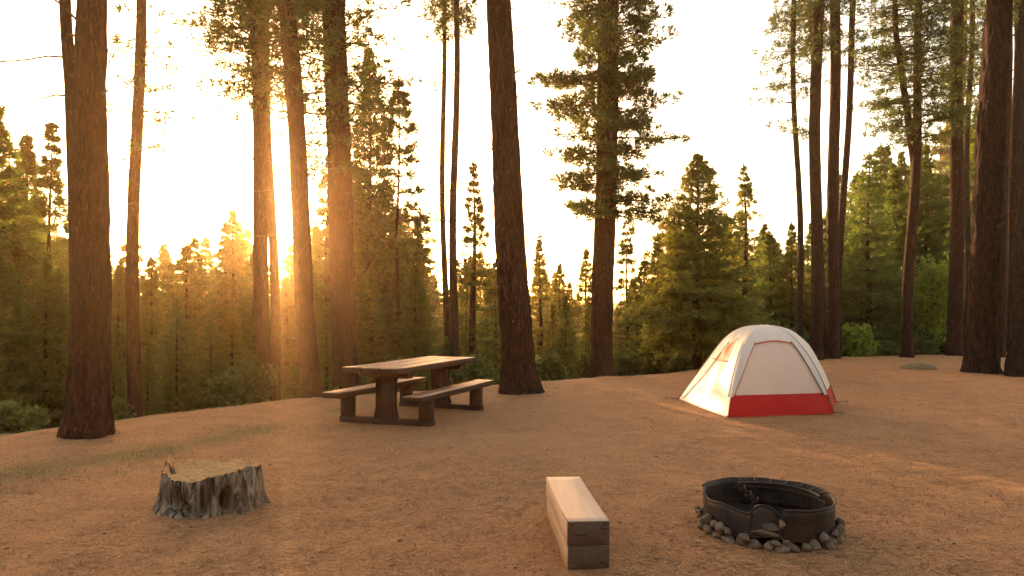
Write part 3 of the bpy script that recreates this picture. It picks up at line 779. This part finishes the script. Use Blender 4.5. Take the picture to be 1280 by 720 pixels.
# bent plate with round top, leaning inward by the gap
mb = MB()
zt2 = lambda a: .10+.165*np.sqrt(np.clip(1-((a-R(247))/R(17))**2, 0, 1))
sheet(mb, R(230.5), R(263.5), lambda a, f: .452-.05*f, lambda a: .07+0*a, zt2, n=40)
al = np.linspace(R(231), R(263), 40)
tube(mb, np.stack([.403*np.cos(al), .403*np.sin(al), zt2(al)], -1), .006, 6)
mb.build('bent_plate', RUST, fr, True)
# inside: back grate rim, bars, hinge loops
mb = MB()
a = np.linspace(R(-8), R(108), 50)
tube(mb, np.stack([.37*np.cos(a), .37*np.sin(a), .235+0*a], -1), .009, 8)
tube(mb, np.stack([.415*np.cos(a), .415*np.sin(a), .19+0*a], -1), .006, 8)
for k in range(7):
    b = R(2+k*16); tube(mb, [(.37*math.cos(b), .37*math.sin(b), .235), (.45*math.cos(b), .45*math.sin(b), .252)], .006, 6)
mb.build('grate_rim', RUST, fr, True)
mb = MB()
for k in range(6):
    b = R(104)+k*.012; cx = .36-.045*k; p = np.array([math.cos(b)*cx, math.sin(b)*cx, .225-.012*k])
    a = np.linspace(0, 6.4, 14); 
    tube(mb, p+np.stack([.020*np.cos(a)*(k % 2), .026*np.sin(a), .018*np.cos(a)], -1), .0045, 6, 0, False)
mb.build('chain', RUST, fr, True)
# ash bed
mb = MB(); n = 40; s = np.linspace(0, 1, 14); aa = np.linspace(0, 2*np.pi, n, endpoint=False)
S, AA = np.meshgrid(s, aa, indexing='ij')
v = np.stack([S*.445*np.cos(AA), S*.445*np.sin(AA), .05+.02*fbm(S*np.cos(AA)*5, S*np.sin(AA)*5, None, 9, 3)], -1)
mb.add(v.reshape(-1, 3), None, grid_faces(14, n, True)); mb.build('ash_bed', CHAR, fr, True)

def rock(rng, sx, sy, sz, seed):
    import bmesh
    bm = bmesh.new(); bmesh.ops.create_icosphere(bm, subdivisions=3, radius=1)
    co = np.array([v.co[:] for v in bm.verts])
    n = fbm(co[:, 0]*1.3+seed, co[:, 1]*1.3, co[:, 2]*1.3, seed, 3)
    co = co*(1+.28*n)[:, None]
    for _ in range(9):
        d = rng.normal(size=3); d /= np.linalg.norm(d); ex = co@d-rng.uniform(.62, .92)
        co = co-np.maximum(ex, 0)[:, None]*d*.93
    co = co*1.12*np.array([sx, sy, sz])
    f = np.array([[v.index for v in p.verts] for p in bm.faces]); bm.free()
    mb = MB(); mb.add(co, f); return mb
rng = np.random.default_rng(14)
k = 0; ang = 0.
while ang < 360:
    sx = rng.uniform(.034, .064); a = R(ang-93)
    rr = .458+rng.normal()*.008
    sy = rng.uniform(.028, .04); sz = rng.uniform(.022, .042)
    x, y = FX+rr*math.cos(a), FY+rr*math.sin(a)
    o = rock(rng, sx, sy, sz, k).build('stone', ST, None, True, (x, y, gz1(x, y)+sz*.55)); o.rotation_euler = (rng.normal()*.12, rng.normal()*.12, a+math.pi/2)
    tag(o, 'rounded fist-sized stone in the bed round the foot of the fire ring', 'stone', 'stones round the fire ring')
    ang += math.degrees((sx*1.9)/rr); k += 1
ang = 7.
while ang < 360:
    sx = rng.uniform(.018, .04); a = R(ang-93); rr = .472+rng.normal()*.005; sz = rng.uniform(.016, .03)
    if rng.random() < .5:
        x, y = FX+rr*math.cos(a), FY+rr*math.sin(a)
        o = rock(rng, sx, .022, sz, k+100).build('stone', ST, None, True, (x, y, gz1(x, y)+.062+rng.uniform(-.01, .02))); o.rotation_euler = (rng.normal()*.3, rng.normal()*.3, a+math.pi/2)
        tag(o, 'small stone wedged between the bedding stones and the steel wall of the fire ring', 'stone', 'small wedged stones of the fire ring')
    ang += math.degrees((sx*2.1)/rr); k += 1
for (deg, rr, z, sx, sz, lab) in ((-106, .425, .135, .05, .022, 'small pale stone lying in the gap of the fire ring'), (-112, .44, .10, .085, .022, 'long flat stone under the bent plate of the fire ring'),
                             (-98.5, .43, .165, .018, .03, 'small upright stone chip at the edge of the fire ring gap'), (-118, .36, .235, .035, .018, 'pale stone chip resting on the rim behind the bent plate'),
                             (-165, .47, .10, .03, .035, 'upper pale stone at the left side of the fire ring'), (-150, .47, .08, .04, .03, 'upper stone at the front left of the fire ring'),
                             (-62, .47, .075, .035, .025, 'upper stone at the front of the fire ring'), (-40, .47, .08, .045, .028, 'upper stone at the front right of the fire ring'),
                             (-22, .47, .09, .03, .04, 'upper stone at the right side of the fire ring')):
    a = R(deg); x, y = FX+rr*math.cos(a), FY+rr*math.sin(a)
    o = rock(rng, sx, .03, sz, 50+k).build('stone', ST, None, True, (x, y, FZ+z)); o.rotation_euler = (0, 0, a+math.pi/2); k += 1
    tag(o, lab, 'stone', 'stones round the fire ring')

# ------------------------------------------------------------------ tent
FLY = mat_fabric('pale_grey_ripstop', (.86, .84, .83), (.93, .88, .83), .5, .45)
INN = mat_fabric('pinkish_grey_mesh', (.76, .68, .65), (.82, .71, .65), .5, .85, .003)
RED = mat_fabric('red_nylon', (.50, .012, .010), (.6, .02, .015), .28, .5)
ORN = mat_fabric('orange_red_trim', (.62, .09, .04), (.6, .1, .04), .25, .6)
POLE = mat_plain('grey_pole', (.12, .10, .09), .45, .3)
TC = np.array([4.0, 10.95]); TH = 1.30
tz = gz1(4.0, 10.95)
tent = empty('tent', (TC[0], TC[1], tz), 0, 'white dome tent with a red lower band pitched on the dirt', 'tent')
CN = np.array([(3.12, 9.87), (4.80, 10.22), (5.42, 11.45), (4.35, 12.35), (2.90, 11.85)])-TC   # A B C E D
def arc(r): return TH*(1-np.abs(r)**2.15)           # pole height over the footprint radius
def P(side, u, t, off=0.):
    """side k between corner k and k+1; t = height fraction along the pole 0..1; u along the side"""
    A, B = CN[side], CN[(side+1) % 5]
    u = np.asarray(u, float); t = np.asarray(t, float)
    th = t*np.pi/2; r = np.cos(th)**1.0; z = TH*np.sin(th)**1.12
    kk = np.array([.10, .10, .10, .17, .24]); ka = kk[side]*(1-u)+kk[(side+1) % 5]*u
    r = r*(1-ka*np.sin(2*th))                     # a touch less bulge at mid height
    x = (A[0]*(1-u)+B[0]*u)*r; y = (A[1]*(1-u)+B[1]*u)*r
    # panels bow out a little when high and pull in when low
    mid = np.sin(np.pi*u)
    nrm = np.array([B[1]-A[1], -(B[0]-A[0])]); nrm = nrm/np.linalg.norm(nrm)
    bow = mid*((.17 if side != 4 else .04)*np.sin(th)*np.cos(th)**.5*1.0-.05*np.cos(th)*np.sin(2*th))
    wr = (.006*np.sin(u*23+t*7)+.012*fbm(u*3+side*5+.5*t, t*7+2*u, None, 60+side, 3)+.010*np.abs(vnoise(u*9-t*6, t*3+u*3, None, 88+side)))*np.sin(th*2)**.5*mid
    x = x+nrm[0]*(bow+wr+off); y = y+nrm[1]*(bow+wr+off)
    z = z+off*.8*np.sin(th)+.006*np.sin(u*17)*(1-t)*0
    return np.stack([x, y, z+.01], -1)
def patch(mb, side, ufun0, ufun1, t0, t1, nu=24, nt=24, off=0., m=0, arch=None):
    tt = np.linspace(0, 1, nt); V = []
    for j in range(nu):
        f = j/(nu-1)
        if arch is not None:
            u = np.full(nt, ufun0(0)+(ufun1(0)-ufun0(0))*f); a_ = arch(u[0]); t = a_+(t1-a_)*tt
        else:
            t = t0+(t1-t0)*tt; u = np.array([ufun0(q)+(ufun1(q)-ufun0(q))*f for q in t])
        V.append(P(side, u, t, off))
    mb.add(np.concatenate(V), None, grid_faces(nu, nt), m)
c_ = lambda k: (lambda q: k)
# inner body
mb = MB(); patch(mb, 0, c_(.0), c_(1.), .165, .80, off=-.004); mb.build('mesh_panel', INN, tent, True)
mb = MB(); patch(mb, 0, c_(0.), c_(1.), 0, .175, off=.006); mb.build('lower_band', RED, tent, True)
mb = MB()
for s in (1, 2): patch(mb, s, c_(0.), c_(1.), 0, .20, off=.006)
mb.build('lower_band', RED, tent, True)
mb = MB(); patch(mb, 4, c_(0.), c_(1.), 0, .03, off=.01); patch(mb, 3, c_(0.), c_(1.), 0, .03, off=.01); mb.build('lower_band', RED, tent, True)
# fly
TB, TT = .16, .60
uL = lambda t: .02+.13*max(0, (t-TB)/(TT-TB))**.9
uR = lambda t: .955-.10*max(0, (t-TB)/(TT-TB))
arch = lambda u: TT+.035*math.sin(math.pi*min(1, max(0, (u-uL(TT))/(uR(TT)-uL(TT)))))
mb = MB()
patch(mb, 0, c_(-.004), uL, TB, TT, 6, 24, .018); patch(mb, 0, uR, c_(1.004), TB, TT, 6, 24, .018)
patch(mb, 0, c_(0.), c_(1.), TT, 1., 30, 24, .018, arch=arch)
for s in (1, 2, 3): patch(mb, s, c_(0.), c_(1.), .19 if s < 3 else .02, 1., 24, 40, .012)
VT = .52
patch(mb, 4, c_(0.), c_(1.), .012, 1., 24, 50, .012)
mb.build('rainfly', FLY, tent, True)
# red piping and vent on the front and left sides
def strip(mb, side, us, ts, w, off): 
    p = P(side, np.array(us), np.array(ts), off); tube(mb, p, w, 6)
uu = np.linspace(uL(TT), uR(TT), 30)
mb = MB(); strip(mb, 0, uu, [arch(u)-.004 for u in uu], .010, .02); mb.build('piping', ORN, tent, True)
tt = np.linspace(TB, TT+.02, 24)
mb = MB(); strip(mb, 0, [uR(t) for t in tt], tt, .009, .022); mb.build('zip', POLE, tent, True)
mb = MB(); strip(mb, 0, [uL(t) for t in tt], tt, .006, .022); mb.build('zip', ORN, tent, True)
# vent: red triangle on the left side
def tri_patch(mb, side, pts, off, n=10):
    V = []; idx = {}
    for i in range(n+1):
        for j in range(n+1-i):
            a, b = i/n, j/n; c = 1-a-b
            u = a*pts[0][0]+b*pts[1][0]+c*pts[2][0]; t = a*pts[0][1]+b*pts[1][1]+c*pts[2][1]
            idx[(i, j)] = len(V); V.append(P(side, u, t, off))
    T = []
    for i in range(n):
        for j in range(n-i):
            T.append((idx[(i, j)], idx[(i+1, j)], idx[(i, j+1)]))
            if j < n-i-1: T.append((idx[(i+1, j)], idx[(i+1, j+1)], idx[(i, j+1)]))
    mb.add(np.array(V), T)
mb = MB(); tri_patch(mb, 4, [(.26, .41), (.68, .41), (.66, .68)], .020); mb.build('vent', ORN, tent, True)
mb = MB(); strip(mb, 4, np.linspace(.22, .70, 12), np.full(12, .41), .009, .028); mb.build('piping', ORN, tent, True)
mb = MB(); tq = np.linspace(.03, .60, 24); strip(mb, 4, .05+.62*tq, tq, .007, .022); mb.build('zip', POLE, tent, True)
# poles along the corners A B C D E, under the fly
for k in range(5):
    mb = MB(); t = np.linspace(.0, .97 if k != 0 else .6, 40); p = P(k, 0*t, t, 0); n = CN[k]/np.linalg.norm(CN[k]); p[:, 0] += n[0]*.020; p[:, 1] += n[1]*.020
    tube(mb, p, .0085, 8); mb.build('pole', POLE if k else FLY, tent, True)
mb = MB(); strip(mb, 4, 1-.03+0*tt, tt, .011, .02); mb.build('pole_sleeve', FLY, tent, True)
for k in (0, 1):
    mb = MB(); t = np.linspace(.2, .97, 40); p = P(k, 0*t+.03, t, .018); tube(mb, p, .004, 5); mb.build('seam', FLY, tent, True)
    mb = MB(); p = P((k-1) % 5, 0*t+.97, t, .018); tube(mb, p, .004, 5); mb.build('seam', FLY, tent, True)
# stakes
for k, (dx, dy) in enumerate(((-.03, -.05), (.06, -.05), (.10, -.02), (.05, .1), (-.12, .02))):
    mb = MB(); c = CN[k]; tube(mb, [(c[0]+dx*2, c[1]+dy*2, .05), (c[0]+dx*1.2, c[1]+dy*1.2, -.06)], .006, 6); tube(mb, [(c[0], c[1], .02), (c[0]+dx*2, c[1]+dy*2, .04)], .006, 5)
    mb.build('tent_peg', POLE, tent)

# ------------------------------------------------------------------ small mound
def mound(px, py, wpx, h, label):
    d = FPX*CAMH/(py-HOR); x = px2w(px, d); r = wpx/2*d/FPX
    s = np.linspace(0, 1, 16); a = np.linspace(0, 2*np.pi, 40, endpoint=False)
    S, A = np.meshgrid(s, a, indexing='ij'); X, Y = r*S*np.cos(A), r*.8*S*np.sin(A)
    Z = h*np.sqrt(1-S*S*.999)*(1+.35*fbm(X*4, Y*4, None, 7, 3))-.03*S
    mb = MB(); mb.add(np.stack([X, Y, Z], -1).reshape(-1, 3), None, grid_faces(16, 40, True))
    o = mb.build('earth_mound', mat_stone('mound_earth', (.20, .13, .07), (.30, .19, .10)), None, True, (x, d, gz1(x, d))); tag(o, label, 'mound')
mound(1148, 461, 44, .15, 'small brown earth mound in front of the fork-stemmed pine')

# ------------------------------------------------------------------ litter
def litter():
    rng = np.random.default_rng(9)
    n = 90000
    y = 2.6+19*rng.random(n)**1.35; x = rng.uniform(-1, 1, n)*(y*.82+1.2)
    keep = (edge_sd(x, y) < .8)&(fbm(x*1.1, y*1.1, None, 41, 3)+rng.normal(size=n)*.35 > -.15); x, y = x[keep], y[keep]; n = len(x)
    z = gz(x, y)+.004
    a = rng.uniform(0, np.pi, n); L = rng.uniform(.03, .09, n); W = rng.uniform(.0012, .003, n)*(1+y*.06); t = rng.normal(size=n)*.10
    d = np.stack([np.cos(a), np.sin(a), t], -1); w = np.stack([-np.sin(a), np.cos(a), 0*a], -1)
    P0 = np.stack([x, y, z+rng.uniform(0, .008, n)], -1)
    e = d*L[:, None]*.5; ww = w*W[:, None]
    v = np.stack([P0-e-ww, P0-e+ww, P0+e+ww, P0+e-ww], 1).reshape(-1, 3)
    mb = MB(); mb.add(v, None, np.arange(4*n).reshape(-1, 4))
    N = NT('dry_needles'); g = N.n('ShaderNodeNewGeometry')
    c = N.ramp(g.outputs['Random Per Island'], [(0, (.12, .055, .028)), (.5, (.28, .145, .068)), (1, (.42, .25, .13))])
    m = N.done(N.principled(c, .8, spec=.15))
    tag(mb.build('needle_litter', m), kind='stuff')
    # chips, cones scales and pebbles
    n = 3000
    y = 2.6+17*rng.random(n)**1.5; x = rng.uniform(-1, 1, n)*(y*.8+1)
    keep = (edge_sd(x, y) < .3)&(vnoise(x*1.7, y*1.7, None, 44)+rng.normal(size=n)*.5 > 0); x, y = x[keep], y[keep]; n = len(x)
    s = np.exp(rng.normal(size=n)*.35)*.0065*(1+y*.03); z = gz(x, y)+s*.25
    oc = np.array([(1, 0, 0), (-.9, .1, 0), (.1, 1, 0), (0, -1, .1), (0, .1, .7), (0, 0, -.6), (.6, .6, .3), (-.6, -.5, .35)])
    from itertools import combinations
    F = [(0, 6, 4), (6, 2, 4), (2, 1, 4), (1, 7, 4), (7, 3, 4), (3, 0, 4), (0, 5, 6), (6, 5, 2), (2, 5, 1), (1, 5, 7), (7, 5, 3), (3, 5, 0)]
    a = rng.uniform(0, 6.28, n); ca, sa = np.cos(a)[:, None], np.sin(a)[:, None]
    jit = oc[None]*rng.uniform(.6, 1.3, (n, 8, 1))*np.array([1.5, 1, .8])
    X = jit[:, :, 0]*ca-jit[:, :, 1]*sa; Y = jit[:, :, 0]*sa+jit[:, :, 1]*ca
    v = np.stack([X, Y, jit[:, :, 2]], -1)*s[:, None, None]+np.stack([x, y, z], -1)[:, None, :]
    mb = MB(); mb.add(v.reshape(-1, 3), (np.array(F)[None]+8*np.arange(n)[:, None, None]).reshape(-1, 3))
    N = NT('chips_and_pebbles'); g = N.n('ShaderNodeNewGeometry')
    c = N.ramp(g.outputs['Random Per Island'], [(0, (.13, .065, .038)), (.55, (.24, .125, .07)), (.8, (.3, .19, .12)), (1, (.42, .33, .25))])
    tag(mb.build('forest_debris', N.done(N.principled(c, .85, spec=.2))), kind='stuff')
    # dry grass strip
    n = 9000
    q = rng.random(n); lx = np.interp(q, [0, .5, .75, 1], [-9, -4.8, -3.75, -2.8]); ly = np.interp(q, [0, .5, .75, 1], [3.2, 6.1, 7.7, 10.2])
    x = lx+rng.normal(size=n)*.42; y = ly+rng.normal(size=n)*.42
    m2 = 7000; yb = rng.uniform(3, 17, m2); xb = rng.uniform(-9, 3, m2); sdv = edge_sd(xb, yb); kb = (sdv > -2.2)&(sdv < 1.2)
    x = np.concatenate([x, xb[kb]]); y = np.concatenate([y, yb[kb]]); n = len(x)
    keep = fbm(x*1.6, y*1.6, None, 66, 3)+rng.normal(size=n)*.2 > .1; x, y = x[keep], y[keep]; n = len(x)
    h = rng.uniform(.015, .05, n); a = rng.uniform(0, 6.28, n); b = rng.uniform(.2, .9, n)
    P0 = np.stack([x, y, gz(x, y)-.003], -1); wv = np.stack([np.cos(a), np.sin(a), 0*a], -1)*.0035
    tip = np.stack([-np.sin(a)*h*b, np.cos(a)*h*b, h], -1)
    v = np.stack([P0-wv, P0+wv, P0+tip*.6+wv*.7, P0+tip], 1).reshape(-1, 3)
    mb = MB(); mb.add(v, None, np.arange(4*n).reshape(-1, 4))
    tag(mb.build('dry_grass', mat_leaf('dry_grass_blades', (.20, .16, .06), (.30, .22, .09), (.30, .24, .09), .35)), kind='stuff')
litter()

# ------------------------------------------------------------------ light, air, camera
saz = math.atan2(355-640, FPX); sel = math.atan2((HOR-290)/FPX*math.cos(saz), 1)
sd_ = Vector((math.sin(saz)*math.cos(sel), math.cos(saz)*math.cos(sel), math.sin(sel)))
sun = bpy.data.lights.new('sun', 'SUN'); sun.energy = 3.0; sun.angle = R(1.0); sun.color = (1, .60, .29)
so = bpy.data.objects.new('sun', sun); COL.objects.link(so); so.rotation_euler = sd_.to_track_quat('Z', 'Y').to_euler()
w = bpy.data.worlds.new('World'); sc.world = w; w.use_nodes = True
nt = w.node_tree; nt.nodes.clear()
sk = nt.nodes.new('ShaderNodeTexSky'); sk.sky_type = 'NISHITA'; sk.sun_disc = False
sk.sun_elevation = sel; sk.sun_rotation = saz; sk.air_density = 1.0; sk.dust_density = 4.0; sk.ozone_density = .6; sk.altitude = 1200
bg = nt.nodes.new('ShaderNodeBackground'); bg.inputs['Strength'].default_value = .15
mx = nt.nodes.new('ShaderNodeMix'); mx.data_type = 'RGBA'; mx.blend_type = 'MULTIPLY'; mx.inputs[0].default_value = 1
mx.inputs[7].default_value = (1.24, .95, .70, 1)
out = nt.nodes.new('ShaderNodeOutputWorld')
nt.links.new(sk.outputs[0], mx.inputs[6]); nt.links.new(mx.outputs[2], bg.inputs[0]); nt.links.new(bg.outputs[0], out.inputs[0])

mb = MB()
X0, X1, Y0, Y1, Z0, Z1 = -395, 395, -389, 402, -14, 30
mb.add([(X0, Y0, Z0), (X1, Y0, Z0), (X1, Y1, Z0), (X0, Y1, Z0), (X0, Y0, Z1), (X1, Y0, Z1), (X1, Y1, Z1), (X0, Y1, Z1)], None,
       [(0, 3, 2, 1), (4, 5, 6, 7), (0, 1, 5, 4), (1, 2, 6, 5), (2, 3, 7, 6), (3, 0, 4, 7)])
hm = bpy.data.materials.new('haze_air'); hm.use_nodes = True; t = hm.node_tree; t.nodes.clear()
pv = t.nodes.new('ShaderNodeVolumePrincipled'); pv.inputs['Color'].default_value = (1, .64, .30, 1); pv.inputs['Density'].default_value = .0010; pv.inputs['Anisotropy'].default_value = .84
ho = t.nodes.new('ShaderNodeOutputMaterial'); t.links.new(pv.outputs[0], ho.inputs['Volume'])
hz = mb.build('haze', hm); tag(hz, kind='stuff')

cam = bpy.data.cameras.new('camera'); co = bpy.data.objects.new('camera', cam); COL.objects.link(co)
co.location = (0, 0, CAMH); co.rotation_euler = (R(90), 0, 0); cam.lens = 24; cam.sensor_width = 36; cam.shift_y = 28/1280
cam.clip_end = 3000; sc.camera = co
sc.view_settings.view_transform = 'Standard'; sc.view_settings.look = 'None'; sc.view_settings.gamma = 1; sc.view_settings.exposure = 2.85
cy = sc.cycles
cy.use_denoising = True; cy.max_bounces = 5; cy.diffuse_bounces = 3; cy.transmission_bounces = 3; cy.glossy_bounces = 2; cy.volume_bounces = 0; cy.transparent_max_bounces = 4
cy.sample_clamp_indirect = 6
cy.use_adaptive_sampling = True
